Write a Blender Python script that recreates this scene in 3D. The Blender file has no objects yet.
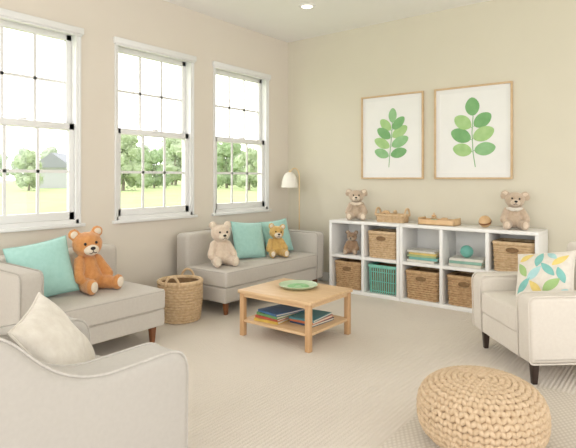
import bpy, bmesh, math, random
from mathutils import Vector, Matrix, Euler, noise
random.seed(7)
PI = math.pi
C = bpy.context.scene.collection

# ------------------------------------------------------------ materials
def lin(c):
    out = []
    for v in c:
        v = v/255.0
        out.append(v/12.92 if v <= .04045 else ((v+.055)/1.055)**2.4)
    return (out[0], out[1], out[2], 1.0)

def M(name, c, rough=.8, c2=None, scale=25, bump=0.0, bscale=150, metal=0, sheen=0, stretch=(1,1,1), tex='noise', dist=.01):
    m = bpy.data.materials.new(name); m.use_nodes = True
    nt = m.node_tree; b = nt.nodes['Principled BSDF']
    b.inputs['Roughness'].default_value = rough
    b.inputs['Metallic'].default_value = metal
    if sheen:
        b.inputs['Sheen Weight'].default_value = sheen
    tc = nt.nodes.new('ShaderNodeTexCoord'); mp = nt.nodes.new('ShaderNodeMapping')
    mp.inputs['Scale'].default_value = stretch
    nt.links.new(tc.outputs['Object'], mp.inputs['Vector'])
    if c2 is None:
        c2 = tuple(max(0, v*.93) for v in c)
    t = nt.nodes.new('ShaderNodeTexNoise'); t.inputs['Scale'].default_value = scale
    t.inputs['Detail'].default_value = 4
    fac = t.outputs['Fac']
    nt.links.new(mp.outputs['Vector'], t.inputs['Vector'])
    r = nt.nodes.new('ShaderNodeValToRGB')
    r.color_ramp.elements[0].position = .3; r.color_ramp.elements[1].position = .7
    r.color_ramp.elements[0].color = lin(c2); r.color_ramp.elements[1].color = lin(c)
    nt.links.new(fac, r.inputs['Fac']); nt.links.new(r.outputs['Color'], b.inputs['Base Color'])
    if bump:
        n = nt.nodes.new('ShaderNodeTexNoise'); n.inputs['Scale'].default_value = bscale; n.inputs['Detail'].default_value = 3
        nt.links.new(tc.outputs['Object'], n.inputs['Vector'])
        bp = nt.nodes.new('ShaderNodeBump'); bp.inputs['Strength'].default_value = bump; bp.inputs['Distance'].default_value = dist
        nt.links.new(n.outputs['Fac'], bp.inputs['Height']); nt.links.new(bp.outputs['Normal'], b.inputs['Normal'])
    return m

wall_l = M('paint_wall_left', (224,216,203), .9, (223,214,201), 3, .05, 300)
wall_b = M('paint_wall_back', (216,210,192), .9, (214,208,190), 3, .05, 300)
ceil_m = M('paint_ceiling', (243,242,239), .9, (241,240,237), 3)
white = M('white_trim', (234,234,232), .45, (230,230,228), 5)
shelfw = M('white_laminate', (238,237,234), .4, (234,233,230), 8)
sofa_m = M('fabric_grey_beige', (198,192,183), .95, (194,187,178), 60, .12, 400, sheen=.1)
sofa_p = M('fabric_piping', (184,178,169), .95, None, 60)
chair_m = M('fabric_cream', (217,210,199), .95, (213,205,194), 60, .1, 400, sheen=.1)
grey_m = M('fabric_light_grey', (190,185,178), .95, (186,181,174), 60, .12, 400, sheen=.1)
grey_p = M('fabric_grey_piping', (206,201,194), .9, None, 60)
legbrown = M('wood_brown_leg', (140,88,52), .45, (115,70,40), 6, stretch=(6,6,1))
legdark = M('wood_dark_leg', (58,42,34), .4, (44,32,26), 6, stretch=(6,6,1))
oak = M('wood_oak', (222,190,150), .45, (208,172,130), 5, .05, 60, stretch=(1,14,14))
oakleg = M('wood_oak_leg', (210,172,130), .45, (194,152,108), 5, stretch=(12,12,1))
frame_m = M('wood_frame', (214,186,148), .45, (200,170,130), 6, stretch=(3,3,3))
toywood = M('wood_toy', (222,188,144), .5, (206,168,122), 10)
teal = M('fabric_teal', (172,214,206), .9, (162,207,198), 40, .2, 400, sheen=.3)
tealp = M('fabric_teal_piping', (152,200,191), .9)
cream_pl = M('fabric_offwhite', (228,222,211), .95, (216,208,196), 28, .25, 120, sheen=.2)
fur_or = M('plush_orange', (216,154,94), 1, (202,136,76), 45, .6, 160, sheen=.4)
fur_pk = M('plush_beige', (228,210,190), 1, (216,196,174), 45, .6, 180, sheen=.4)
fur_ye = M('plush_mustard', (216,180,108), 1, (200,160,88), 45, .6, 180, sheen=.4)
fur_ta = M('plush_taupe', (204,183,160), 1, (190,168,144), 45, .6, 180, sheen=.4)
fur_br = M('plush_brown', (180,150,120), 1, (162,130,102), 45, .6, 180, sheen=.4)
fur_cr = M('plush_cream', (234,220,200), 1, (224,208,186), 45, .5, 180, sheen=.4)
black = M('glossy_black', (22,18,16), .2)
wick = M('wicker_tan', (220,194,158), .8, (198,166,126), 40, .3, 200)
wickd = M('wicker_brown', (204,172,132), .8, (176,140,100), 40, .3, 200)
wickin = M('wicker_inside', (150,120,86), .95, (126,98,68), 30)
tealb = M('teal_woven', (140,202,184), .8, (118,186,168), 40)
jute = M('jute_knit', (212,188,158), .9, (196,170,138), 40, .3, 300)
jutein = M('jute_core', (156,130,104), .95)
brass = M('brass', (222,196,150), .35, (212,184,136), 8, metal=.6)
lampw = M('lamp_shade_white', (240,236,226), .6, (236,231,220), 8)
paper = M('paper_white', (236,236,233), .7, (233,233,230), 5)
pages = M('book_pages', (238,230,212), .9, (222,214,196), 60, stretch=(1,1,12))
leafd = M('leaf_dark_green', (132,182,124), .8, (114,166,108), 14)
leafl = M('leaf_light_green', (176,208,146), .8, (156,196,128), 14)
leafb = M('leaf_mid_green', (154,198,146), .8, (136,184,130), 14)
green_c = M('ceramic_green', (190,208,178), .4, (176,198,164), 12)
teal_c = M('ceramic_teal', (124,190,178), .35, (108,176,164), 12)
lawn_m = M('lawn_grass', (156,172,116), .95, (142,160,102), .4, .3, 6)
fol1 = M('foliage_mid', (158,178,140), .95, (138,162,120), .8)  # distance haze painted into all three foliage colours as paler greens
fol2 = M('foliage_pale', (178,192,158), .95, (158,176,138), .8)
fol3 = M('foliage_haze_tint', (188,198,180), .95, (172,186,164), .8)
bark = M('bark', (160,150,138), .9)
siding = M('house_siding', (190,192,196), .8)
roofm = M('house_roof', (146,150,158), .8)
hglass = M('house_window', (120,128,140), .3)

# carpet
def carpet_mat():
    m = M('carpet_beige', (222,213,201), .97, (217,208,196), 1.2, .0)
    nt = m.node_tree; b = nt.nodes['Principled BSDF']
    tc = nt.nodes.new('ShaderNodeTexCoord')
    n = nt.nodes.new('ShaderNodeTexNoise'); n.inputs['Scale'].default_value = 170; n.inputs['Detail'].default_value = 2
    w = nt.nodes.new('ShaderNodeTexWave'); w.inputs['Scale'].default_value = 14; w.inputs['Distortion'].default_value = .6
    w.inputs['Detail Scale'].default_value = 8
    ad = nt.nodes.new('ShaderNodeMath'); ad.operation = 'MULTIPLY_ADD'; ad.inputs[1].default_value = 1.0
    nt.links.new(tc.outputs['Object'], n.inputs['Vector']); nt.links.new(tc.outputs['Object'], w.inputs['Vector'])
    nt.links.new(w.outputs['Fac'], ad.inputs[0]); nt.links.new(n.outputs['Fac'], ad.inputs[2])
    bp = nt.nodes.new('ShaderNodeBump'); bp.inputs['Strength'].default_value = .45; bp.inputs['Distance'].default_value = .008
    nt.links.new(ad.outputs[0], bp.inputs['Height']); nt.links.new(bp.outputs['Normal'], b.inputs['Normal'])
    return m
carpet = carpet_mat()

def rug_mat():
    m = bpy.data.materials.new('rug_woven'); m.use_nodes = True
    nt = m.node_tree; b = nt.nodes['Principled BSDF']; b.inputs['Roughness'].default_value = .95
    tc = nt.nodes.new('ShaderNodeTexCoord'); mp = nt.nodes.new('ShaderNodeMapping')
    mp.inputs['Rotation'].default_value = (0,0,PI/4); mp.inputs['Scale'].default_value = (1,.6,1)
    v = nt.nodes.new('ShaderNodeTexVoronoi'); v.inputs['Scale'].default_value = 60; v.inputs['Randomness'].default_value = 0.0
    nt.links.new(tc.outputs['Object'], mp.inputs['Vector']); nt.links.new(mp.outputs['Vector'], v.inputs['Vector'])
    r = nt.nodes.new('ShaderNodeValToRGB')
    r.color_ramp.elements[0].position = .25; r.color_ramp.elements[1].position = .6
    r.color_ramp.elements[0].color = lin((228,220,209)); r.color_ramp.elements[1].color = lin((202,192,179))
    nt.links.new(v.outputs['Distance'], r.inputs['Fac']); nt.links.new(r.outputs['Color'], b.inputs['Base Color'])
    bp = nt.nodes.new('ShaderNodeBump'); bp.inputs['Strength'].default_value = .6; bp.inputs['Distance'].default_value = .006; bp.invert = True
    nt.links.new(v.outputs['Distance'], bp.inputs['Height']); nt.links.new(bp.outputs['Normal'], b.inputs['Normal'])
    return m
rugm = rug_mat()

def glass_mat():
    m = bpy.data.materials.new('window_glass'); m.use_nodes = True
    nt = m.node_tree; nt.nodes.remove(nt.nodes['Principled BSDF'])
    o = nt.nodes['Material Output']
    t = nt.nodes.new('ShaderNodeBsdfTransparent'); g = nt.nodes.new('ShaderNodeBsdfGlossy'); g.inputs['Roughness'].default_value = .02
    mx = nt.nodes.new('ShaderNodeMixShader'); mx.inputs[0].default_value = .04
    nt.links.new(t.outputs[0], mx.inputs[1]); nt.links.new(g.outputs[0], mx.inputs[2]); nt.links.new(mx.outputs[0], o.inputs['Surface'])
    return m
glass = glass_mat()

def emit_mat(name, c, s):
    m = bpy.data.materials.new(name); m.use_nodes = True
    b = m.node_tree.nodes['Principled BSDF']
    b.inputs['Base Color'].default_value = lin(c); b.inputs['Emission Color'].default_value = lin(c); b.inputs['Emission Strength'].default_value = s
    return m
lens_m = emit_mat('light_lens', (255,244,224), 3)

# ------------------------------------------------------------ shapes
def T(x=0,y=0,z=0,rx=0,ry=0,rz=0):
    return Matrix.Translation((x,y,z)) @ Euler((rx,ry,rz)).to_matrix().to_4x4()

def b_box(sx,sy,sz,bev=0,seg=2):
    bm = bmesh.new(); bmesh.ops.create_cube(bm, size=1)
    for v in bm.verts: v.co = Vector((v.co.x*sx, v.co.y*sy, v.co.z*sz))
    if bev: bmesh.ops.bevel(bm, geom=bm.edges[:], offset=bev, segments=seg, profile=.5, affect='EDGES')
    return bm
def bx(x0,x1,y0,y1,z0,z1,bev=0,seg=2):
    bm = b_box(x1-x0,y1-y0,z1-z0,bev,seg)
    bm.transform(Matrix.Translation(((x0+x1)/2,(y0+y1)/2,(z0+z1)/2))); return bm

def b_cush(x0,x1,y0,y1,z0,z1,r=.04,puff=(0,0,0),n=8):
    h = Vector(((x1-x0)/2,(y1-y0)/2,(z1-z0)/2)); r = min(r, h.x*.98, h.y*.98, h.z*.98)
    def ax(hh):
        a = [-hh + r*(1-math.tan(PI/4*(1-k/5))) for k in range(5)]
        mid = [-(hh-r) + 2*(hh-r)*k/n for k in range(n+1)]
        return a + mid + [-v for v in reversed(a)]
    A = [ax(h.x), ax(h.y), ax(h.z)]
    bm = bmesh.new()
    for d in range(3):
        u, w = (d+1)%3, (d+2)%3
        for s in (-1,1):
            g = []
            for a in A[u]:
                row = []
                for b in A[w]:
                    p = [0,0,0]; p[d] = s*h[d]; p[u] = a; p[w] = b
                    p = Vector(p)
                    inn = Vector([max(-(h[i]-r), min(h[i]-r, p[i])) for i in range(3)])
                    q = p-inn
                    q = inn + q.normalized()*r if q.length > 1e-9 else p
                    row.append(bm.verts.new(q))
                g.append(row)
            for i in range(len(g)-1):
                for j in range(len(g[0])-1):
                    f = [g[i][j], g[i+1][j], g[i+1][j+1], g[i][j+1]]
                    if s < 0: f.reverse()
                    bm.faces.new(f)
    bmesh.ops.remove_doubles(bm, verts=bm.verts[:], dist=1e-5)
    for v in bm.verts:
        c = v.co; k = [1-min(1,(c[i]/h[i])**2) for i in range(3)]
        c0 = c.copy()
        c.x += puff[0]*k[1]*k[2]*(1 if c0.x>0 else -1)*min(1,abs(c0.x)/h.x)
        c.y += puff[1]*k[0]*k[2]*(1 if c0.y>0 else -1)*min(1,abs(c0.y)/h.y)
        c.z += puff[2]*k[0]*k[1]*(1 if c0.z>0 else -1)*min(1,abs(c0.z)/h.z)
    bm.transform(Matrix.Translation(((x0+x1)/2,(y0+y1)/2,(z0+z1)/2)))
    return bm

def b_ell(rx,ry,rz,u=16,v=10):
    bm = bmesh.new(); bmesh.ops.create_uvsphere(bm, u_segments=u, v_segments=v, radius=1)
    for q in bm.verts: q.co = Vector((q.co.x*rx, q.co.y*ry, q.co.z*rz))
    return bm
def b_cyl(r1,r2,h,seg=24,bev=0):
    bm = bmesh.new(); bmesh.ops.create_cone(bm, cap_ends=True, segments=seg, radius1=r1, radius2=r2, depth=h)
    bm.transform(Matrix.Translation((0,0,h/2)))
    if bev:
        es = [e for e in bm.edges if abs(e.verts[0].co.z-e.verts[1].co.z) < 1e-6]
        bmesh.ops.bevel(bm, geom=es, offset=bev, segments=2, profile=.5, affect='EDGES')
    return bm
def b_tube(pts, r, seg=8, closed=False):
    pts = [Vector(p) for p in pts]; n = len(pts)
    bm = bmesh.new(); rings = []; N = None
    for i in range(n):
        if closed: t = pts[(i+1)%n]-pts[i-1]
        else: t = pts[min(i+1,n-1)]-pts[max(i-1,0)]
        t.normalize()
        if N is None:
            N = Vector((0,0,1)) if abs(t.z) < .9 else Vector((1,0,0))
        N = (N - t*N.dot(t)).normalized(); B = t.cross(N)
        rr = r[i] if isinstance(r,(list,tuple)) else r
        rings.append([bm.verts.new(pts[i] + (N*math.cos(2*PI*k/seg)+B*math.sin(2*PI*k/seg))*rr) for k in range(seg)])
    m = n if closed else n-1
    for i in range(m):
        a, b = rings[i], rings[(i+1)%n]
        for k in range(seg):
            bm.faces.new((a[k], a[(k+1)%seg], b[(k+1)%seg], b[k]))
    if not closed:
        bm.faces.new(list(reversed(rings[0]))); bm.faces.new(rings[-1])
    return bm
def b_lathe(prof, seg=32):
    bm = bmesh.new(); rings = []
    for (r,z) in prof:
        rings.append([bm.verts.new((max(r,1e-4)*math.cos(2*PI*k/seg), max(r,1e-4)*math.sin(2*PI*k/seg), z)) for k in range(seg)])
    for a, b in zip(rings, rings[1:]):
        for k in range(seg):
            bm.faces.new((a[k], a[(k+1)%seg], b[(k+1)%seg], b[k]))
    bmesh.ops.remove_doubles(bm, verts=bm.verts[:], dist=5e-4)
    return bm
def b_prism(poly, w, bev=.015):
    def inset(d):
        n = len(poly); out = []
        for i in range(n):
            p0, p1, p2 = Vector(poly[i-1]), Vector(poly[i]), Vector(poly[(i+1)%n])
            a = (p1-p0).normalized(); b = (p2-p1).normalized()
            na = Vector((-a.y,a.x)); nb = Vector((-b.y,b.x)); m = (na+nb)
            m = m.normalized() if m.length > 1e-6 else na
            k = max(.6, m.dot(na))
            out.append(p1 + m*d/k*sg)
        return out
    area = sum(poly[i-1][0]*poly[i][1]-poly[i][0]*poly[i-1][1] for i in range(len(poly)))
    sg = 1 if area > 0 else -1
    bm = bmesh.new(); rings = []; K = 5
    lv = []
    for k in range(K+1):
        q = PI/2*k/K; lv.append((bev*(1-math.sin(q)), -w/2+bev*(1-math.cos(q))))
    if not bev: lv = [(0,-w/2)]
    seq = lv + [(i_,-y_) for i_,y_ in reversed(lv)]
    for d, y in seq:
        rings.append([bm.verts.new((p.x,y,p.y)) for p in inset(d)])
    n = len(poly)
    for a, b in zip(rings, rings[1:]):
        for i in range(n): bm.faces.new((a[i], b[i], b[(i+1)%n], a[(i+1)%n]))
    f1 = bm.faces.new(rings[0]); f2 = bm.faces.new(list(reversed(rings[-1])))
    bmesh.ops.recalc_face_normals(bm, faces=bm.faces[:])
    bmesh.ops.triangulate(bm, faces=[f1,f2])
    return bm
def b_leg(st, sb, h, dx=0, dy=0):
    bm = b_box(1,1,1)
    for v in bm.verts:
        top = v.co.z > 0; s = st if top else sb
        v.co = Vector((v.co.x*s + (0 if top else dx), v.co.y*s + (0 if top else dy), h if top else 0))
    bmesh.ops.bevel(bm, geom=bm.edges[:], offset=.004, segments=2, profile=.5, affect='EDGES')
    return bm
def round_poly(pts, k=5):
    out = []; n = len(pts)
    for i in range(n):
        p = Vector(pts[i][:2]); r = pts[i][2]
        if r <= 0: out.append((p.x,p.y)); continue
        a = (Vector(pts[i-1][:2])-p).normalized(); b = (Vector(pts[(i+1)%n][:2])-p).normalized()
        A = p+a*r; B = p+b*r
        for j in range(k+1):
            t = j/k; q = A*(1-t)**2 + p*2*t*(1-t) + B*t*t; out.append((q.x,q.y))
    return out

def obj(name, parts, mat, parent=None, smooth=True, ang=40):
    me = bpy.data.meshes.new(name); bm = bmesh.new()
    if not isinstance(parts, list): parts = [parts]
    for p in parts:
        mi = 0
        if isinstance(p, tuple):
            if len(p) == 3: mi = p[2]
            mtx = p[1]; p = p[0]
            if mtx is not None: p.transform(mtx)
        for f in p.faces: f.material_index = mi
        tmp = bpy.data.meshes.new('tmp'); p.to_mesh(tmp); p.free(); bm.from_mesh(tmp); bpy.data.meshes.remove(tmp)
    bm.to_mesh(me); bm.free()
    for m in (mat if isinstance(mat, list) else [mat]): me.materials.append(m)
    if smooth:
        me.polygons.foreach_set('use_smooth', [True]*len(me.polygons))
        me.set_sharp_from_angle(angle=math.radians(ang))
    o = bpy.data.objects.new(name, me); C.objects.link(o)
    if parent is not None: o.parent = parent
    return o
def thing(name, label, cat, loc=(0,0,0), rot=0, group=None):
    o = bpy.data.objects.new(name, None); C.objects.link(o); o.empty_display_size = .1
    o.location = loc; o.rotation_euler = rot if isinstance(rot, tuple) else (0,0,rot)
    o['label'] = label; o['category'] = cat
    if group: o['group'] = group
    return o
def tag(o, label, cat, group=None, kind=None):
    o['label'] = label; o['category'] = cat
    if group: o['group'] = group
    if kind: o['kind'] = kind
    return o
def struct(name, parts, mat, label, cat, smooth=False):
    o = obj(name, parts, mat, None, smooth); o['kind'] = 'structure'; o['label'] = label; o['category'] = cat
    return o

# ------------------------------------------------------------ room shell
H = 2.75
struct('floor', bx(-.16,6.5,-6.5,.16,-.12,0), carpet, 'beige ribbed carpet covering the whole room floor', 'carpet')
struct('ceiling', bx(-.16,6.5,-6.5,.16,H,H+.12), ceil_m, 'plain white painted ceiling', 'ceiling')
WIN = [(-3.46,-2.62), (-2.31,-1.47), (-1.20,-.365)]
WZ0, WZ1 = .80, 2.29
parts = [bx(-.16,0,-6.5,.16,0,WZ0), bx(-.16,0,-6.5,.16,WZ1,H)]
ys = [-6.5] + [v for w in WIN for v in w] + [.16]
for i in range(0, len(ys), 2): parts.append(bx(-.16,0,ys[i],ys[i+1],WZ0,WZ1))
struct('wall_left', parts, wall_l, 'warm beige wall holding three tall windows', 'wall')
struct('wall_back', bx(0,6.5,0,.16,0,H), wall_b, 'sage beige wall behind the white shelves and framed prints', 'wall')
struct('baseboard_left', bx(0,.015,-6.5,0,0,.1,.003), white, 'white baseboard along the window wall', 'baseboard')
struct('baseboard_back', bx(.015,6.5,-.015,0,0,.1,.003), white, 'white baseboard along the wall with the prints', 'baseboard')

wl = ['window cut by the left photo edge above the teal pillow', 'middle window above the round wicker basket', 'window beside the floor lamp above the far sofa']
for i, (y0,y1) in enumerate(WIN):
    w = thing('window_%d' % (i+1), 'white double hung '+wl[i], 'window', (0,(y0+y1)/2,WZ0)); w['kind'] = 'structure'
    hw = (y1-y0)/2; hh = WZ1-WZ0
    obj('window_frame', [bx(-.13,.0,-hw,-hw+.03,0,hh), bx(-.13,.0,hw-.03,hw,0,hh), bx(-.13,.0,-hw,hw,hh-.03,hh), bx(-.13,.0,-hw,hw,0,.03)], white, w)
    obj('casing', [bx(0,.010,-hw-.008,-hw+.01,-.0,hh+.015,.003), bx(0,.010,hw-.01,hw+.008,0,hh+.015,.003), bx(0,.010,-hw-.008,hw+.008,hh-.01,hh+.015,.003)], white, w)
    def sash(name, z0, z1, x, bt, bb):
        a = hw-.03; b = .042
        p = [bx(x-.018,x+.018,-a,-a+b,z0,z1,.003), bx(x-.018,x+.018,a-b,a,z0,z1,.003), bx(x-.018,x+.018,-a,a,z0,z0+bb,.003), bx(x-.018,x+.018,-a,a,z1-bt,z1,.003)]
        for k in (1,2):
            yy = -a+b + 2*(a-b)*k/3; p.append(bx(x-.005,x+.005,yy-.011,yy+.011,z0+bb,z1-bt))
        zz = (z0+z1)/2; p.append(bx(x-.005,x+.005,-a+b,a-b,zz-.011,zz+.011))
        s = obj(name, p, white, w)
        obj('pane', bx(x-.003,x+.001,-a+b,a-b,z0+bb,z1-bt), glass, s)
        return s
    sash('upper_sash', hh/2-.025, hh-.03, -.088, .045, .05)
    s = sash('lower_sash', .03, hh/2+.025, -.045, .05, .06)
    obj('sash_lock', bx(-.03,-.012,-.03,.03,hh/2+.025,hh/2+.037,.003), white, s)
    obj('sill', bx(-.03,.035,-hw-.03,hw+.03,-.025,0,.004), white, w)
    obj('blind_headrail', [bx(.0,.032,-hw-.02,hw+.02,hh-.03,hh+.02,.005), bx(.008,.024,-hw-.01,hw+.01,hh-.045,hh-.03,.004)], white, w)

# recessed ceiling light
dl = thing('recessed_light', 'round recessed light glowing in the ceiling near the wall corner', 'ceiling light', (.93,-.90,H))
obj('trim_ring', b_lathe([(.05,-.001),(.052,-.008),(.075,-.006),(.08,0)],32), white, dl)
obj('lens', b_cyl(.052,.052,.004,32), lens_m, dl).location = (0,0,-.006)

# ------------------------------------------------------------ outside
lawn = obj('lawn', bx(-320,-.2,-120,280,-.6,-.4), lawn_m); lawn['kind'] = 'structure'; lawn['label'] = 'sunlit green lawn outside the windows'; lawn['category'] = 'lawn'
def make_tree(mat, seed):
    rnd = random.Random(seed)
    t = thing('leafy_tree', 'tree', 'tree')
    obj('trunk', [b_tube([(0,0,0),(.1,0,1.5),(0,.1,3.2),(.1,0,5)], [.22,.17,.12,.05], 8), b_tube([(.05,0,2),(.8,.3,3.6)], [.1,.04], 6), b_tube([(.05,0,2.2),(-.8,-.2,3.8)], [.1,.04], 6)], bark, t)
    ps = []; bl = []
    for k in range(20):
        a = rnd.uniform(0,2*PI); zz = rnd.uniform(1.0,6.3); rr = 2.3*math.sin(max(.15,min(1,(7.6-zz)/5))*PI/2)*rnd.uniform(.3,1)
        c = Vector((rr*math.cos(a), rr*math.sin(a), zz)); r = rnd.uniform(.5,1.0)
        e = bmesh.new(); bmesh.ops.create_icosphere(e, subdivisions=3, radius=r)
        for v in e.verts: v.co *= 1 + .5*noise.noise(v.co*2.2 + c)
        ps.append((e, Matrix.Translation(c))); bl.append((c,r))
    lf = bmesh.new()
    for k in range(3200):
        c, r = rnd.choice(bl); d = Vector((rnd.gauss(0,1),rnd.gauss(0,1),rnd.gauss(0,1))).normalized()
        p = c + d*r*rnd.uniform(.95,1.7); s = rnd.uniform(.06,.13)
        u = Vector((rnd.gauss(0,1),rnd.gauss(0,1),rnd.gauss(0,1))).normalized(); w = u.orthogonal().normalized()
        lf.faces.new([lf.verts.new(p+u*s), lf.verts.new(p+w*s), lf.verts.new(p-u*s), lf.verts.new(p-w*s)])
    ps.append((lf, None))
    obj('foliage', ps, mat, t)
    return t
def copy_tree(o, parent=None):
    c = o.copy(); C.objects.link(c)
    if parent is not None: c.parent = parent
    for ch in list(o.children): copy_tree(ch, c)
    return c
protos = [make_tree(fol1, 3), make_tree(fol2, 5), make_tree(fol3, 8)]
TR = [(-80,27,1.1,0,'dark green tree across the lawn at the left edge of the near window'),
      (-59.7,24.6,.7,1,'pale low tree across the lawn left of the grey house'),
      (-69,47,.95,0,'green tree across the lawn right of the grey house'),
      (-51,32,1.05,1,'tall pale tree at the left side of the middle window'),
      (-60,43.5,.85,0,'low dark tree at the centre left of the middle window'),
      (-79.6,63.7,1.45,1,'pale round tree at the centre right of the middle window'),
      (-67.3,62.5,1.25,0,'dark tree at the right side of the middle window'),
      (-52,51,1.1,0,'dark green tree at the left side of the window by the lamp'),
      (-40,43,.75,1,'pale tree at the centre of the window by the lamp'),
      (-46,59,1.1,0,'dark tree at the right side of the window by the lamp')]
used = set()
for x,y,s,k,lb in TR:
    o = protos[k] if k not in used else copy_tree(protos[k]); used.add(k)
    o.location = (x,y,-.4); o.scale = (s,s,s); o.rotation_euler = (0,0,random.uniform(0,6)); o['label'] = lb; o['group'] = 'trees beyond the lawn'
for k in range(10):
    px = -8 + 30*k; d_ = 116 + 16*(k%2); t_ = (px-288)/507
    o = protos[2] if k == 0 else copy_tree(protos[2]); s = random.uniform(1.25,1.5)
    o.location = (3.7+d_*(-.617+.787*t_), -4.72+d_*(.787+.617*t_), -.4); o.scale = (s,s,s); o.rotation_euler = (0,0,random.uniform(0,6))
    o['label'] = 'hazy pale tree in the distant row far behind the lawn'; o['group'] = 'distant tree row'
hs = thing('house', 'small grey house with a gabled roof beyond the lawn', 'house', (-74,37,-.4), .6)
obj('walls', bx(-3,3,-4,4,0,3.2), siding, hs, False)
obj('roof', b_prism([(-3.4,3.1),(3.4,3.1),(0,5.4)], 8.8, 0), roofm, hs, False)
for yy in (-2,1.6): obj('house_window', bx(3,3.05,yy-.5,yy+.5,1.1,2.3), hglass, hs, False)

# ------------------------------------------------------------ lounge seating
def arm_poly(D, base, armh, slope=0, back=None):
    x0, x1 = -D/2, D/2
    if back is None:
        return round_poly([(x1-.01,base,.025),(x1,armh,.05),(x0,armh+slope,.045),(x0,base,.025)])
    return round_poly([(x1-.005,base,.05),(x1,armh,.09),(x0+.40,armh-.005,.15),(x0+.20,back,.08),(x0-.0,back,.07),(x0,base,.05)], 9)

def lounge(name, label, cat, loc, rot, W, D, seat, armh, backh, arms, armw, fm, pm, legm, base=.13, backt=.18, group=None, back_prof=False, legin=.07, legsz=.045, ct_=.145, abev=.022):
    t = thing(name, label, cat, loc, rot, group)
    y0 = -W/2 + (armw if -1 in arms else 0); y1 = W/2 - (armw if 1 in arms else 0)
    obj('base', b_cush(-D/2+.01, D/2-.012, y0+(.004 if -1 not in arms else 0), y1-(.004 if 1 not in arms else 0), base, seat-ct_+.001, .012), fm, t)
    c = obj('seat_cushion', b_cush(-D/2+backt-.02, D/2, y0+.003, y1-.003, seat-ct_, seat-.006, .022, (.003,.0,.007), 12), fm, t)
    r_ = .005
    obj('piping', [b_tube([(-D/2+backt,y0+r_+.002,zz),(D/2-.02,y0+r_+.002,zz),(D/2-r_,y0+.022,zz),(D/2-r_+.003,(y0+y1)/2,zz),(D/2-r_,y1-.022,zz),(D/2-.02,y1-r_-.002,zz),(-D/2+backt,y1-r_-.002,zz)], .004, 6) for zz in (seat-.018, seat-ct_+.012)], pm, c)
    obj('backrest', b_cush(-D/2, -D/2+backt, y0+.002, y1-.002, base, backh, .035, (.01,0,.003)), fm, t)
    for s in arms:
        pl = arm_poly(D, base, armh, .0, backh if back_prof else None)
        a = obj('armrest', (b_prism(pl, armw, abev), T(0, s*(W/2-armw/2), 0)), fm, t, ang=50)
        off = .007 if abev < .029 else abev*.6
        obj('piping', [b_tube([(x, s*(W/2-armw/2)+q*(armw/2-off), z) for x,z in pl], .0045, 6, True) for q in (-1,1)], pm, a)
    for sx in (-1,1):
        for sy in (-1,1):
            obj('leg', (b_leg(legsz, legsz*.62, base+.01), T(sx*(D/2-legin), sy*(W/2-legin), 0)), legm, t)
    return t

lounge('loveseat', 'greige one-armed loveseat with orange teddy bear and teal pillow under the near window', 'sofa', (.46,-2.95,0), 0,
       1.0, .76, .38, .62, .635, (-1,), .14, sofa_m, sofa_p, legbrown, base=.12)
lounge('sofa', 'greige sofa under the far window holding two teddy bears and teal pillows', 'sofa', (.41,-1.04,0), 0,
       1.44, .64, .38, .585, .655, (1,), .12, sofa_m, sofa_p, legbrown, backt=.16, base=.11)
lounge('armchair', 'cream armchair with dark legs and leaf print pillow beside the white shelves', 'armchair', (3.075,-1.206,0), math.radians(221.6),
       .74, .78, .41, .50, .73, (-1,1), .14, chair_m, chair_m, legdark, base=.13, backt=.2, abev=.028)
lounge('armchair', 'light grey armchair in the foreground with an off white pillow', 'armchair', (1.94,-3.95,0), PI/2,
       .80, .83, .42, .56, .76, (-1,1), .17, grey_m, grey_p, legdark, base=.13, backt=.2, back_prof=True, abev=.03)

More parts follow.
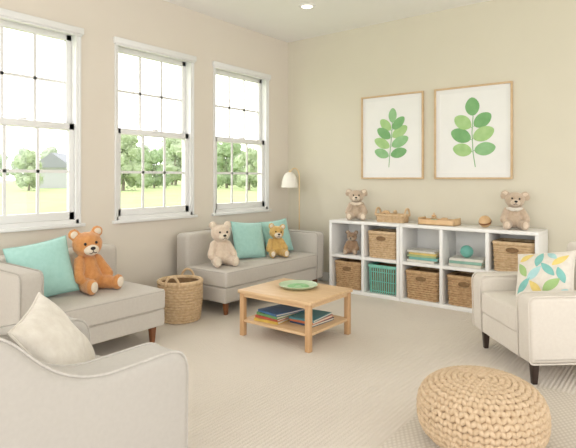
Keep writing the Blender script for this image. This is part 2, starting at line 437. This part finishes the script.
# ------------------------------------------------------------ pillows
def pillow(label, loc, rot, s, th, mat, pm, group=None, seed=0, leaves=None):
    t = thing('throw_pillow', label, 'pillow', loc, rot, group)
    n = 22; bm = bmesh.new(); hs = s/2
    def out(u,v):
        return hs*u*(1-.07*(1-v*v)), hs*v*(1-.07*(1-u*u))
    def height(u, v, sg):
        k = max(0,(1-u*u)*(1-v*v))**.42
        return sg*th/2*k + noise.noise(Vector((u*2.2+seed, v*2.2, sg)))*.012*k
    for sg in (-1,1):
        g = []
        for i in range(n+1):
            row = []
            for j in range(n+1):
                u = math.sin((-1+2*i/n)*PI/2); v = math.sin((-1+2*j/n)*PI/2)
                a, b = out(u,v)
                row.append(bm.verts.new((height(u,v,sg), a, b)))
            g.append(row)
        for i in range(n):
            for j in range(n):
                f = [g[i][j], g[i+1][j], g[i+1][j+1], g[i][j+1]]
                if sg < 0: f.reverse()
                bm.faces.new(f)
    bmesh.ops.remove_doubles(bm, verts=bm.verts[:], dist=1e-4)
    obj('cover', bm, mat, t, ang=80)
    pts = []
    for (ua,va,ub,vb) in ((-1,-1,1,-1),(1,-1,1,1),(1,1,-1,1),(-1,1,-1,-1)):
        for k in range(10):
            q = k/10; a, b = out(ua+(ub-ua)*q, va+(vb-va)*q); pts.append((0,a,b))
    obj('piping', b_tube(pts, .005, 6, True), pm, t)
    if leaves:
        rnd = random.Random(4); ps = []
        for (cu, cv, L, W_, an, mi) in leaves:
            lb = bmesh.new(); NL, NW = 10, 4; rows = []
            for i in range(NL+1):
                f = i/NL; wd = W_*math.sin(PI*min(max(f,.02),.98)**.9)**.8; row = []
                for j in range(-NW, NW+1):
                    a_ = (f-.5)*L; b_ = wd*j/NW
                    u = cu + a_*math.cos(an) - b_*math.sin(an); v = cv + a_*math.sin(an) + b_*math.cos(an)
                    u = max(-.97,min(.97,u)); v = max(-.97,min(.97,v)); y_, z_ = out(u,v)
                    row.append(lb.verts.new((height(u,v,1)+.0016, y_, z_)))
                rows.append(row)
            for i in range(NL):
                for j in range(2*NW): lb.faces.new((rows[i][j], rows[i+1][j], rows[i+1][j+1], rows[i][j+1]))
            ps.append((lb, None, mi))
        obj('leaf_print', ps, [leaf_t, leaf_y, leaf_g, leaf_a], t, ang=80)
    return t
leaf_t = M('print_teal', (132,192,184), .9); leaf_y = M('print_yellow', (236,212,128), .9)
leaf_g = M('print_green', (166,198,132), .9); leaf_a = M('print_aqua', (176,216,216), .9)
R = math.radians
pillow('large teal throw pillow left of the orange teddy bear', (.42,-3.12,.555), (R(10),R(-20),R(-20)), .375, .16, teal, tealp, 'teal throw pillows', 1)
pillow('teal throw pillow between the beige and the mustard teddy bears', (.38,-1.10,.55), (R(-5),R(-20),R(-10)), .36, .15, teal, tealp, 'teal throw pillows', 2)
pillow('teal throw pillow behind the mustard teddy bear by the sofa arm', (.36,-.65,.545), (R(4),R(-18),R(-15)), .34, .14, teal, tealp, 'teal throw pillows', 3)
pillow('leaf patterned white, teal and yellow pillow on the cream armchair', (3.01,-1.25,.53), (R(12),R(-34),R(256)), .35, .17, cream_pl, cream_pl, None, 4,
       [(-.6,-.5,.75,.14,.9,0),(-.15,-.62,.7,.14,2.2,1),(.4,-.5,.75,.15,.7,2),(.72,-.1,.6,.13,1.9,0),(-.68,.15,.7,.14,2.1,2),(-.2,-.05,.75,.15,.8,3),
        (.28,.1,.7,.14,2.3,0),(.65,.5,.65,.13,.8,1),(-.55,.68,.6,.13,.5,1),(-.05,.55,.7,.14,1.4,0),(.35,.72,.5,.11,2.4,3),(.02,-.95,.3,.1,.3,2),(.78,-.72,.35,.1,.8,3)])
pillow('off white textured pillow on the grey foreground armchair', (2.00,-3.84,.565), (R(10),R(-34),R(44)), .335, .14, cream_pl, cream_pl, None, 5)

# ------------------------------------------------------------ teddy bears
def teddy(label, loc, rz, Hh, fur, light, group=None, ears='round', scarf=None, tilt=0, legspread=.2, cat='teddy bear', turn=0):
    t = thing('teddy_bear', label, cat, loc, rz, group)
    S = []
    def e(c, r, rot=None):
        S.append((b_ell(r[0]*Hh,r[1]*Hh,r[2]*Hh,16,10), Matrix.Translation(Vector(c)*Hh) @ (rot.to_4x4() if rot else Matrix.Identity(4))))
    def cap(p, q, r1, r2, n=7):
        p = Vector(p); q = Vector(q)
        for k in range(n+1):
            f = k/n; rr = r1+(r2-r1)*f; e(p.lerp(q,f), (rr,rr,rr))
    ht = Matrix.Rotation(turn, 3, 'Z') @ Matrix.Rotation(tilt, 3, 'X')
    hc = Vector((.03,0,.53))
    def hp(p): return hc + ht @ (Vector(p)-hc)
    e((-.01,0,.26), (.185,.205,.26)); e((.03,0,.2), (.19,.21,.19)); e((0,0,.45), (.13,.15,.1))
    e(hp((.03,0,.72)), (.2,.235,.2), ht); e(hp((.09,0,.68)), (.16,.2,.15), ht); e(hp((.19,0,.655)), (.11,.12,.09), ht)
    for s in (-1,1):
        if ears == 'round':
            e(hp((-.0,s*.18,.90)), (.05,.095,.095), ht)
        else:
            e(hp((-.0,s*.23,.86)), (.045,.11,.085), ht); e(hp((.02,s*.28,.80)), (.04,.07,.09), ht)
        cap((.02,s*.17,.46), (.14,s*.27,.26), .085, .078); e((.17,s*.27,.22), (.085,.082,.085))
        cap((.06,s*.12,.11), (.36,s*(legspread),.095), .12, .098); e((.42,s*(legspread+.01),.115), (.075,.10,.125))
    body = obj('body_tmp', S, fur)
    md = body.modifiers.new('r','REMESH'); md.mode = 'VOXEL'; md.voxel_size = .018*Hh; md.use_smooth_shade = True
    sm = body.modifiers.new('s','SMOOTH'); sm.iterations = 6; sm.factor = .5
    dg = bpy.context.evaluated_depsgraph_get(); me = bpy.data.meshes.new_from_object(body.evaluated_get(dg))
    bpy.data.objects.remove(body)
    for v in me.vertices:
        d = noise.noise(v.co*70)*.002 + noise.noise(v.co*25)*.002
        v.co += v.normal*d
    me.materials.clear(); me.materials.append(fur)
    bo = bpy.data.objects.new('body', me); C.objects.link(bo); bo.parent = t
    def pc(name, c, r, m, head=True, seg=16, par=t):
        p = hp(c) if head else Vector(c)
        return obj(name, (b_ell(r[0]*Hh,r[1]*Hh,r[2]*Hh,seg,12), Matrix.Translation(p*Hh) @ (ht.to_4x4() if head else Matrix.Identity(4))), m, par)
    mz = pc('muzzle', (.225,0,.65), (.095,.115,.085), light)
    pc('nose', (.318,0,.685), (.024,.04,.027), black)
    obj('mouth', [b_tube([hp(p)*Hh for p in ((.325,0,.67),(.324,0,.63),(.312,s*.03,.605),(.295,s*.055,.612))], .004*Hh+.0005, 6) for s in (-1,1)], black, mz)
    for s in (-1,1):
        pc('eye', (.228,s*.085,.755), (.02,.022,.024), black)
        if ears == 'round': pc('inner_ear', (.032,s*.18,.90), (.026,.06,.06), light)
        else: pc('inner_ear', (.032,s*.235,.855), (.024,.07,.055), light)
        pc('foot_pad', (.482,s*(legspread+.01),.12), (.022,.062,.082), light, False)
    if scarf:
        pts = [(.03*Hh+.165*Hh*math.cos(a), .175*Hh*math.sin(a), .5*Hh) for a in [2*PI*k/20 for k in range(20)]]
        obj('scarf', [b_tube(pts, .03*Hh, 8, True), (b_ell(.03*Hh,.09*Hh,.045*Hh), T(.2*Hh,.08*Hh,.49*Hh,.4)), (b_ell(.03*Hh,.09*Hh,.045*Hh), T(.2*Hh,-.08*Hh,.49*Hh,-.4)), (b_ell(.03*Hh,.03*Hh,.03*Hh), T(.21*Hh,0,.49*Hh))], scarf, t)
    return t
teddy('large orange brown teddy bear with cream muzzle sitting on the loveseat', (.45,-2.82,.385), R(8), .43, fur_or, fur_cr, None, tilt=R(6), legspread=.24, turn=R(-22))
teddy('beige teddy bear at the open end of the sofa', (.44,-1.54,.385), R(-25), .385, fur_pk, fur_cr)
teddy('small mustard yellow teddy bear between teal pillows on the sofa', (.52,-.86,.385), R(-35), .32, fur_ye, fur_cr, None, tilt=R(-6))
teddy('taupe plush bear with wide floppy ears on the left end of the shelf top', (1.03,-.17,.726), R(-62), .33, fur_ta, fur_cr, None, 'floppy', fur_cr)
teddy('taupe plush bear on the right end of the shelf top beside the wooden ball', (2.56,-.17,.726), R(-70), .335, fur_ta, fur_pk, None, 'floppy', cream_pl, R(-4))
teddy('small brown plush bear inside the upper left shelf cubby', (1.0,-.21,.379), R(-70), .235, fur_br, fur_ta)

# ------------------------------------------------------------ coffee table
ct = thing('coffee_table', 'square oak coffee table with lower shelf in the middle of the carpet', 'coffee table', (1.445,-1.755,0))
hx, hy, th = .325, .275, .335
obj('tabletop', bx(-hx,hx,-hy,hy,th-.025,th,.006,3), oak, ct)
for sx in (-1,1):
    for sy in (-1,1):
        obj('leg', bx(sx*(hx-.03)-.019, sx*(hx-.03)+.019, sy*(hy-.03)-.019, sy*(hy-.03)+.019, 0, th-.025, .004), oakleg, ct)
obj('apron', [bx(-hx+.05,hx-.05,-hy+.018,-hy+.036,th-.05,th-.025), bx(-hx+.05,hx-.05,hy-.036,hy-.018,th-.05,th-.025), bx(-hx+.018,-hx+.036,-hy+.05,hy-.05,th-.05,th-.025), bx(hx-.036,hx-.018,-hy+.05,hy-.05,th-.05,th-.025)], oak, ct)
obj('lower_shelf', bx(-hx+.02,hx-.02,-hy+.02,hy-.02,.10,.12,.004), oak, ct)
dish = thing('dish', 'round pale green shallow dish on the coffee table', 'dish', (1.43,-1.70,.3355), 0)
obj('bowl', b_lathe([(0,0),(.09,0),(.12,.006),(.14,.018),(.146,.024),(.143,.027),(.132,.022),(.11,.011),(.06,.008),(0,.008)],40), green_c, dish)
obj('inner_ring', b_lathe([(.03,.008),(.034,.014),(.075,.015),(.083,.010)],40), leafb, dish)

# ------------------------------------------------------------ books
def book(label, loc, rz, w, d, h, col, group):
    t = thing('book', label, 'book', loc, rz, group)
    m = M('book_cover', col, .5, tuple(v*.9 for v in col), 12)
    obj('cover', [bx(-w/2,w/2,-d/2,d/2,0,.003), bx(-w/2,w/2,-d/2,d/2,h-.003,h), bx(-w/2,w/2,-d/2,-d/2+.004,0,h,.001)], m, t, False)
    obj('pages', bx(-w/2+.004,w/2-.004,-d/2+.004,d/2-.005,.003,h-.003), pages, t, False)
    return t
z = .121
for i,(c,h,nm) in enumerate((((226,190,90),.02,'yellow'),((196,92,70),.016,'red'),((120,170,110),.018,'green'),((80,120,165),.016,'blue'))):
    book(nm+' book in the left stack on the coffee table shelf', (1.34+.01*i,-1.84+.006*i,z), R(4-5*i), .21, .28, h, c, 'books on the coffee table shelf'); z += h+.0005
z = .121
for i,(c,h,nm) in enumerate((((60,80,110),.018,'navy'),((214,120,80),.018,'orange'),((90,150,160),.015,'teal'))):
    book(nm+' book in the right stack on the coffee table shelf', (1.585,-1.74-.01*i,z), R(-3+4*i), .2, .26, h, c, 'books on the coffee table shelf'); z += h+.0005

# ------------------------------------------------------------ shelf units
def cube_shelf(label, x0, x1, cols):
    yf, yb, hh, p = -.36, -.018, .72, .028
    t = thing('cube_shelf', label, 'shelf', ((x0+x1)/2,(yf+yb)/2,0), 0, 'white cube shelves')
    w = (x1-x0)/2; d = (yb-yf)/2
    obj('top_panel', bx(-w,w,-d,d,hh-p,hh,.002), shelfw, t); obj('bottom_panel', bx(-w,w,-d,d,0.0,p+.005,.002), shelfw, t)
    for s in (-1,1): obj('side_panel', bx(min(s*w,s*(w-p)),max(s*w,s*(w-p)),-d,d,p,hh-p,.001), shelfw, t)
    for k in range(1,cols):
        xx = -w + 2*w*k/cols; obj('divider', bx(xx-p/2,xx+p/2,-d+.001,d,p,hh-p,.001), shelfw, t)
    obj('middle_shelf', bx(-w+p,w-p,-d+.002,d,.347,.347+p,.001), shelfw, t)
    obj('back_panel', bx(-w+p,w-p,d-.008,d,p,hh-p), shelfw, t)
cube_shelf('white two-column cube shelf nearest the floor lamp', .82, 1.598, 2)
cube_shelf('white three-column cube shelf behind the cream armchair', 1.602, 2.79, 3)
cx = [.82+.778*.25+.003, .82+.778*.75-.003, 1.602+1.188/6+.003, 1.602+1.188/2, 1.602+1.188*5/6-.003]
ZB, ZT = .034, .376

def rrect(hx, hy, r, n):
    pts = []; raw = []
    segs = [((hx-r),(hy-r),0),(-(hx-r),(hy-r),PI/2),(-(hx-r),-(hy-r),PI),((hx-r),-(hy-r),1.5*PI)]
    for (a,b,s) in segs:
        for k in range(9):
            q = s+PI/2*k/8; raw.append((Vector((a+r*math.cos(q), b+r*math.sin(q))), Vector((math.cos(q),math.sin(q)))))
    L = [0]; m = len(raw)
    for i in range(m): L.append(L[-1]+(raw[(i+1)%m][0]-raw[i][0]).length)
    for j in range(n):
        s = L[-1]*j/n; i = max(k for k in range(m) if L[k] <= s+1e-9)
        dd = L[i+1]-L[i]; f = (s-L[i])/dd if dd > 1e-9 else 0
        a, b = raw[i], raw[(i+1)%m]
        pts.append((a[0].lerp(b[0],f), a[1].lerp(b[1],f).normalized()))
    return pts
def basket(name, label, loc, rz, w, d, h, mat, inm, rows, n=88, r=.03, taper=.06, style='weave', group=None, handles='slot', bulge=0):
    t = thing(name, label, 'basket', loc, rz, group)
    def sc(f): return 1 - taper*(1-f) + bulge*math.sin(PI*f)
    ps = []; rr = h/rows/2
    base = rrect(w/2-rr, d/2-rr, r, n)
    if style == 'weave':
        for k in range(rows):
            f = (k+.5)/rows; s = sc(f)
            pts = [(p.x*s + nn.x*.0035*math.sin(PI*j/2+PI*k+.8), p.y*s + nn.y*.0035*math.sin(PI*j/2+PI*k+.8), h*f) for j,(p,nn) in enumerate(base)]
            ps.append(b_tube(pts, rr*1.08, 6, True))
    else:
        for j in range(0,n,2):
            p, nn = base[j]; ps.append(b_tube([(p.x*sc(f),p.y*sc(f),h*f) for f in (0.01,.5,.99)], .006, 6))
        for f in (.1,.45,.8): ps.append(b_tube([(p.x*sc(f)+nn.x*.004,p.y*sc(f)+nn.y*.004,h*f) for p,nn in base], .004, 6, True))
    obj('body', ps, mat, t)
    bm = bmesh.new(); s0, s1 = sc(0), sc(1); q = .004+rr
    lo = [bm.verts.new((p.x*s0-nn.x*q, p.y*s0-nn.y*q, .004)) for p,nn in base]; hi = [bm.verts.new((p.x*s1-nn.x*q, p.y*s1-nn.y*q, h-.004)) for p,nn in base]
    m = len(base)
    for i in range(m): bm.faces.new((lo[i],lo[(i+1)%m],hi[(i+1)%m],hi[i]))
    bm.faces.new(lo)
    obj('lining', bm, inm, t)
    obj('rim', b_tube([(p.x*sc(1),p.y*sc(1),h) for p,nn in base], rr*1.5+.001, 8, True), mat, t)
    if handles == 'slot':
        for s in (-1,1):
            yy = s*(d/2*sc(.8)+.004)
            obj('handle', [(b_ell(.042,.004,.014), T(0,yy,h*.78)), b_tube([(.046*math.cos(a), yy+s*.002, h*.78+.018*math.sin(a)) for a in [2*PI*k/16 for k in range(16)]], .005, 6, True)], [inm], t)
    elif handles == 'loop':
        for s in (-1,1):
            pts = [(s*(w/2*sc(1)), .055*math.cos(PI*k/12), h-.01 + .075*math.sin(PI*k/12)) for k in range(13)]
            obj('handle', b_tube(pts, .010, 8), mat, t)
    return t
g = 'baskets in the cube shelves'
basket('wicker_basket', 'brown wicker basket in the lower left cubby nearest the lamp', (cx[0],-.20,ZB), 0, .31, .28, .26, wickd, wickin, 13, group=g)
basket('ribbed_basket', 'teal ribbed basket in the lower row of the shelf', (cx[1],-.20,ZB), 0, .31, .28, .26, tealb, wickin, 13, style='rib', handles=None, group=g)
basket('wicker_basket', 'pale tan wicker basket in the upper row next to the small brown plush', (cx[1],-.20,ZT+.001), 0, .31, .28, .245, wick, wickin, 12, group=g)
basket('wicker_basket', 'wicker basket below the stacked books with no ball on them', (cx[2],-.20,ZB), 0, .32, .28, .25, wickd, wickin, 12, group=g)
basket('wicker_basket', 'wicker basket below the teal ball, next to the cream armchair', (cx[3],-.20,ZB), 0, .32, .28, .25, wickd, wickin, 12, group=g)
basket('wicker_basket', 'wide tan wicker basket in the upper right cubby above the armchair', (cx[4],-.20,ZT+.001), 0, .33, .28, .235, wick, wickin, 12, group=g)
basket('round_wicker_basket', 'round wicker floor basket with loop handles between the two sofas', (.46,-2.01,0.002), R(-60), .36, .36, .31, wick, wickin, 14, n=96, r=.168, taper=.12, handles='loop', bulge=.05)
z = ZT
for i,(c,h,nm) in enumerate((((236,230,216),.022,'cream'),((130,196,188),.024,'teal'),((186,206,150),.02,'pale green'),((238,214,130),.02,'yellow'),((238,235,226),.018,'white'))):
    book(nm+' book in the cubby stack without a ball', (cx[2]+.01*((i%2)*2-1),-.22,z), R(3*(i%3-1)), .27, .2, h, c, 'books in the shelf cubbies'); z += h+.0005
z = ZT
for i,(c,h,nm) in enumerate((((228,222,208),.026,'cream'),((150,194,176),.024,'sage green'),((238,234,224),.022,'white'))):
    book(nm+' book under the teal ball', (cx[3],-.22,z), R(-2+3*i), .28, .2, h, c, 'books in the shelf cubbies'); z += h+.0005
v = thing('toy_ball', 'small round teal ball on books in the shelf cubby', 'ball', (cx[3]-.01,-.24,z+.0005))
obj('ball', (b_ell(.054,.054,.054,32,20), T(0,0,.054)), teal_c, v)
obj('seam', [b_tube([(.0545*math.cos(2*PI*k/32), .0545*math.sin(2*PI*k/32)*math.cos(q), .054+.0545*math.sin(2*PI*k/32)*math.sin(q)) for k in range(32)], .0012, 5, True) for q in (.4,1.9)], tealb, v)

# toys on top of the shelf
ZS = .7205
basket('wicker_tray', 'low wicker tray of wooden toys beside the floppy eared bear', (1.45,-.20,ZS), 0, .31, .16, .07, wick, wickin, 5, n=64, handles='loop', r=.04)
tb = thing('toy_block', 'wooden toy arch standing in the low wicker tray', 'toy', (1.38,-.20,ZS+.012))
obj('arch', (b_prism([(.045,0),(.045,.055)]+[(.045*math.cos(PI*k/10), .055+.045*math.sin(PI*k/10)) for k in range(1,10)]+[(-.045,.055),(-.045,0),(-.022,0),(-.022,.05)]+[(-.022*math.cos(PI*k/8), .05+.022*math.sin(PI*k/8)) for k in range(1,8)]+[(.022,.05),(.022,0)], .04, .003), None), toywood, tb)
tb = thing('toy_peg_doll', 'wooden peg doll in the low wicker tray', 'toy', (1.475,-.19,ZS+.012))
obj('peg_body', b_lathe([(0,0),(.024,0),(.026,.02),(.02,.06),(.012,.072),(0,.074)],20), toywood, tb)
obj('peg_head', (b_ell(.02,.02,.02), T(0,0,.086)), frame_m, tb)
tb = thing('toy_cube', 'wooden cube block at the right end of the wicker tray', 'toy', (1.54,-.20,ZS+.012), .4)
obj('cube', bx(-.027,.027,-.027,.027,0,.07,.004), toywood, tb)
tr = thing('wooden_tray', 'shallow oak tray with handles in the middle of the shelf top', 'tray', (1.92,-.20,ZS))
obj('tray_base', bx(-.17,.17,-.085,.085,0,.008,.002), toywood, tr)
obj('tray_side', [bx(-.17,.17,-.085,-.077,.0,.05,.002), bx(-.17,.17,.077,.085,0,.05,.002)], toywood, tr)
for s in (-1,1):
    obj('tray_end', bx(s*.166-.004,s*.166+.004,-.085,.085,0,.065,.002), toywood, tr)
tb = thing('stacking_toy', 'small wooden ring stacking toy in the oak tray', 'toy', (1.87,-.20,ZS+.009))
for k,(r,m_) in enumerate(((.036,toywood),(.032,green_c),(.027,frame_m),(.022,toywood))):
    obj('ring', b_tube([((r-.01)*math.cos(2*PI*q/20),(r-.01)*math.sin(2*PI*q/20),.011+.02*k) for q in range(20)], .010, 8, True), m_, tb)
obj('post', b_cyl(.006,.006,.10,12), toywood, tb)
tb = thing('toy_car', 'small wooden toy car in the oak tray', 'toy', (1.98,-.20,ZS+.009), .1)
obj('car_body', b_prism(round_poly([(.05,.012,.004),(.05,.034,.008),(.025,.038,.006),(.012,.058,.008),(-.03,.058,.01),(-.05,.034,.006),(-.05,.012,.004)],3), .04, .003), toywood, tb)
for sx in (-1,1):
    for sy in (-1,1):
        obj('wheel', (b_cyl(.013,.013,.008,16), T(sx*.03, sy*.022+.004, .013, PI/2)), legbrown, tb)
tb = thing('wooden_ball', 'round wooden ball toy beside the right hand plush bear', 'toy', (2.33,-.20,ZS))
obj('ball', (b_ell(.052,.052,.052,24,16), T(0,0,.052)), toywood, tb)
obj('band', (b_lathe([(.0525,-.008),(.054,0),(.0525,.008)],32), T(0,0,.052,.5)), legbrown, tb)

# ------------------------------------------------------------ framed prints
def leaf(cx_, cz_, L, w, ang):
    bm = bmesh.new(); pts = []
    for k in range(25):
        f = k/24; pts.append((.012+f*L, w/2*math.sin(PI*f**.98)**.56 if 0 < f < 1 else 0))
    out = pts + [(a,-b) for a,b in reversed(pts[1:-1])]
    ca, sa = math.cos(ang), math.sin(ang)
    bm.faces.new([bm.verts.new((cx_+a*ca-b*sa, 0, cz_+a*sa+b*ca)) for a,b in out])
    return bm
def print_art(label, x0, x1, z0, z1, leaves, stem):
    w = (x1-x0)/2; h = (z1-z0)/2; f = .016
    t = thing('framed_print', label, 'framed print', ((x0+x1)/2, 0, (z0+z1)/2), 0, 'framed leaf prints')
    obj('frame', [bx(-w,w,-.028,-.002,h-f,h,.002), bx(-w,w,-.028,-.002,-h,-h+f,.002), bx(-w,-w+f,-.028,-.002,-h+f,h-f,.002), bx(w-f,w,-.028,-.002,-h+f,h-f,.002)], frame_m, t)
    obj('paper', bx(-w+f,w-f,-.008,-.002,-h+f,h-f), paper, t, False)
    q = .04
    obj('mat_board', [bx(-w+f,w-f,-.011,-.008,h-f-q,h-f), bx(-w+f,w-f,-.011,-.008,-h+f,-h+f+q), bx(-w+f,-w+f+q,-.011,-.008,-h+f+q,h-f-q), bx(w-f-q,w-f,-.011,-.008,-h+f+q,h-f-q)], white, t, False)
    ps = [(b_tube([(x,0,z) for x,z in stem], .0035, 6), T(0,-.009,0), 0)]
    for (a,b,L,ww,ang,c) in leaves: ps.append((b_tube([(a,0,b),(a+.02*math.cos(R(ang)),0,b+.02*math.sin(R(ang)))], .002, 5), T(0,-.009,0), 0))
    for i,(a,b,L,ww,ang,c) in enumerate(leaves): ps.append((leaf(a,b,L,ww,R(ang)), T(0,-.0100-.0002*(i%5),0), c))
    obj('botanical_print', ps, [leafd,leafl,leafb], t, False)
print_art('left framed print of slim paired green leaves', 1.0, 1.69, 1.14, 2.0,
  [(-.02,-.20,.17,.095,160,2),(-.02,-.19,.18,.10,14,0),(-.01,-.11,.19,.10,154,1),(-.01,-.10,.20,.105,24,2),(0,-.02,.18,.10,146,0),(0,-.01,.19,.105,32,1),(0,.06,.16,.095,136,1),(.005,.07,.17,.095,42,0),(.01,.13,.15,.09,88,2)],
  [(-.03,-.31),(-.02,-.19),(0,0),(.01,.15)])
print_art('right framed print of broad oval green leaves', 1.80, 2.51, 1.14, 2.0,
  [(.01,-.18,.18,.12,168,1),(.01,-.17,.19,.12,8,2),(0,-.07,.20,.13,156,0),(.0,-.06,.20,.13,22,1),(0,.04,.18,.125,146,1),(.01,.05,.18,.125,34,0),(.01,.14,.17,.13,94,0)],
  [(.03,-.32),(.01,-.19),(0,0),(.01,.15)])

# ------------------------------------------------------------ floor lamp
fl = thing('floor_lamp', 'slim brass floor lamp with white dome shade in the room corner', 'floor lamp', (.285,-.16,0))
obj('base', b_cyl(.10,.098,.018,32,.004), brass, fl)
dx, dy = -.085, -.066
pts = [(0,0,.018),(0,0,.6),(0,0,1.12)] + [(dx/2*(1-math.cos(a)), dy/2*(1-math.cos(a)), 1.17+.09*math.sin(a)) for a in [PI*k/10 for k in range(11)]]
obj('pole', b_tube(pts, .006, 10), brass, fl)
obj('shade', (b_lathe([(.012,.0),(.035,-.006),(.058,-.026),(.076,-.06),(.088,-.11),(.095,-.17),(.091,-.17),(.084,-.11),(.072,-.062),(.054,-.03),(.01,-.01)],32), T(dx,dy,1.215)), lampw, fl)
obj('shade_cap', (b_cyl(.014,.010,.03,16), T(dx,dy,1.205)), brass, fl)

# ------------------------------------------------------------ pouf and rug
rug = obj('woven_rug', b_box(2.3,1.75,.012,.005), rugm); rug.location = (3.83,-2.575,.007)
tag(rug, 'ivory and taupe woven rug under the knitted pouf', 'rug')
pf = thing('knitted_pouf', 'round tan knitted pouf at the front right', 'pouf', (3.01,-2.50,.013))
Rp, Hp = .262, .28
def prof(a):
    c, s = math.cos(a), math.sin(a)
    return Rp*abs(c)**.62, Hp/2 + Hp/2*(1 if s>0 else -1)*abs(s)**.78
N = 400; samp = [prof(-PI/2*.93 + (PI/2+PI/2*.93)*k/N) for k in range(N+1)]
obj('core', b_lathe([(max(0,r-.010), min(Hp-.010,max(.006,z))) for r,z in samp[::10]], 48), jutein, pf)
st = bmesh.new(); L = 0; nxt = .012; row = 0; base_e = b_ell(1,1,1,10,6)
ev = [v_.co.copy() for v_ in base_e.verts]; ef = [[v_.index for v_ in f_.verts] for f_ in base_e.faces]; base_e.free()
step = .026
for k in range(1, N+1):
    a, b = Vector(samp[k-1]), Vector(samp[k]); L += (b-a).length
    if L >= nxt:
        nxt += step; row += 1; tg = (b-a).normalized(); r = b.x
        if r < .010: continue
        n_ = max(4, round(2*PI*r/.040))
        for j in range(n_):
            for s in (-1,1):
                an = 2*PI*(j + s*.25)/n_
                Tn = Vector((-math.sin(an), math.cos(an), 0)); U = Vector((tg.x*math.cos(an), tg.x*math.sin(an), tg.y)); Nn = Tn.cross(U)
                ax = (Tn*math.cos(.85)*s+U*math.sin(.85)); ay = Nn.cross(ax)
                p = Vector((r*math.cos(an), r*math.sin(an), b.y)) - Nn*.008
                vs = [st.verts.new(p + ax*c.x*.0185 + ay*c.y*.0122 + Nn*c.z*.015) for c in ev]
                for f_ in ef:
                    st.faces.new([vs[q] for q in f_])
bmesh.ops.recalc_face_normals(st, faces=st.faces[:])
for v_ in st.verts: v_.co.z = max(v_.co.z, .001)
obj('knit_cover', st, jute, pf)

# ------------------------------------------------------------ world, light, camera
w = bpy.data.worlds.new('World'); bpy.context.scene.world = w; w.use_nodes = True
nt = w.node_tree; bg = nt.nodes['Background']
tc = nt.nodes.new('ShaderNodeTexCoord'); sx_ = nt.nodes.new('ShaderNodeSeparateXYZ'); mr = nt.nodes.new('ShaderNodeMapRange')
nt.links.new(tc.outputs['Generated'], sx_.inputs[0]); nt.links.new(sx_.outputs['X'], mr.inputs['Value'])
mr.inputs['From Min'].default_value = -1; mr.inputs['From Max'].default_value = .6
mr.inputs['To Min'].default_value = 5.0; mr.inputs['To Max'].default_value = 2.1
nt.links.new(mr.outputs['Result'], bg.inputs['Strength'])
bg.inputs['Color'].default_value = (1,.99,.975,1)

cam = bpy.data.cameras.new('Camera'); co = bpy.data.objects.new('Camera', cam); C.objects.link(co)
co.location = (3.70,-4.72,1.15); co.rotation_euler = (PI/2,0,R(38.1))
cam.sensor_width = 36; cam.lens = 507/576*36; cam.shift_y = -46/576; cam.clip_start = .05; cam.clip_end = 500
bpy.context.scene.camera = co
bpy.context.scene.view_settings.view_transform = 'Standard'
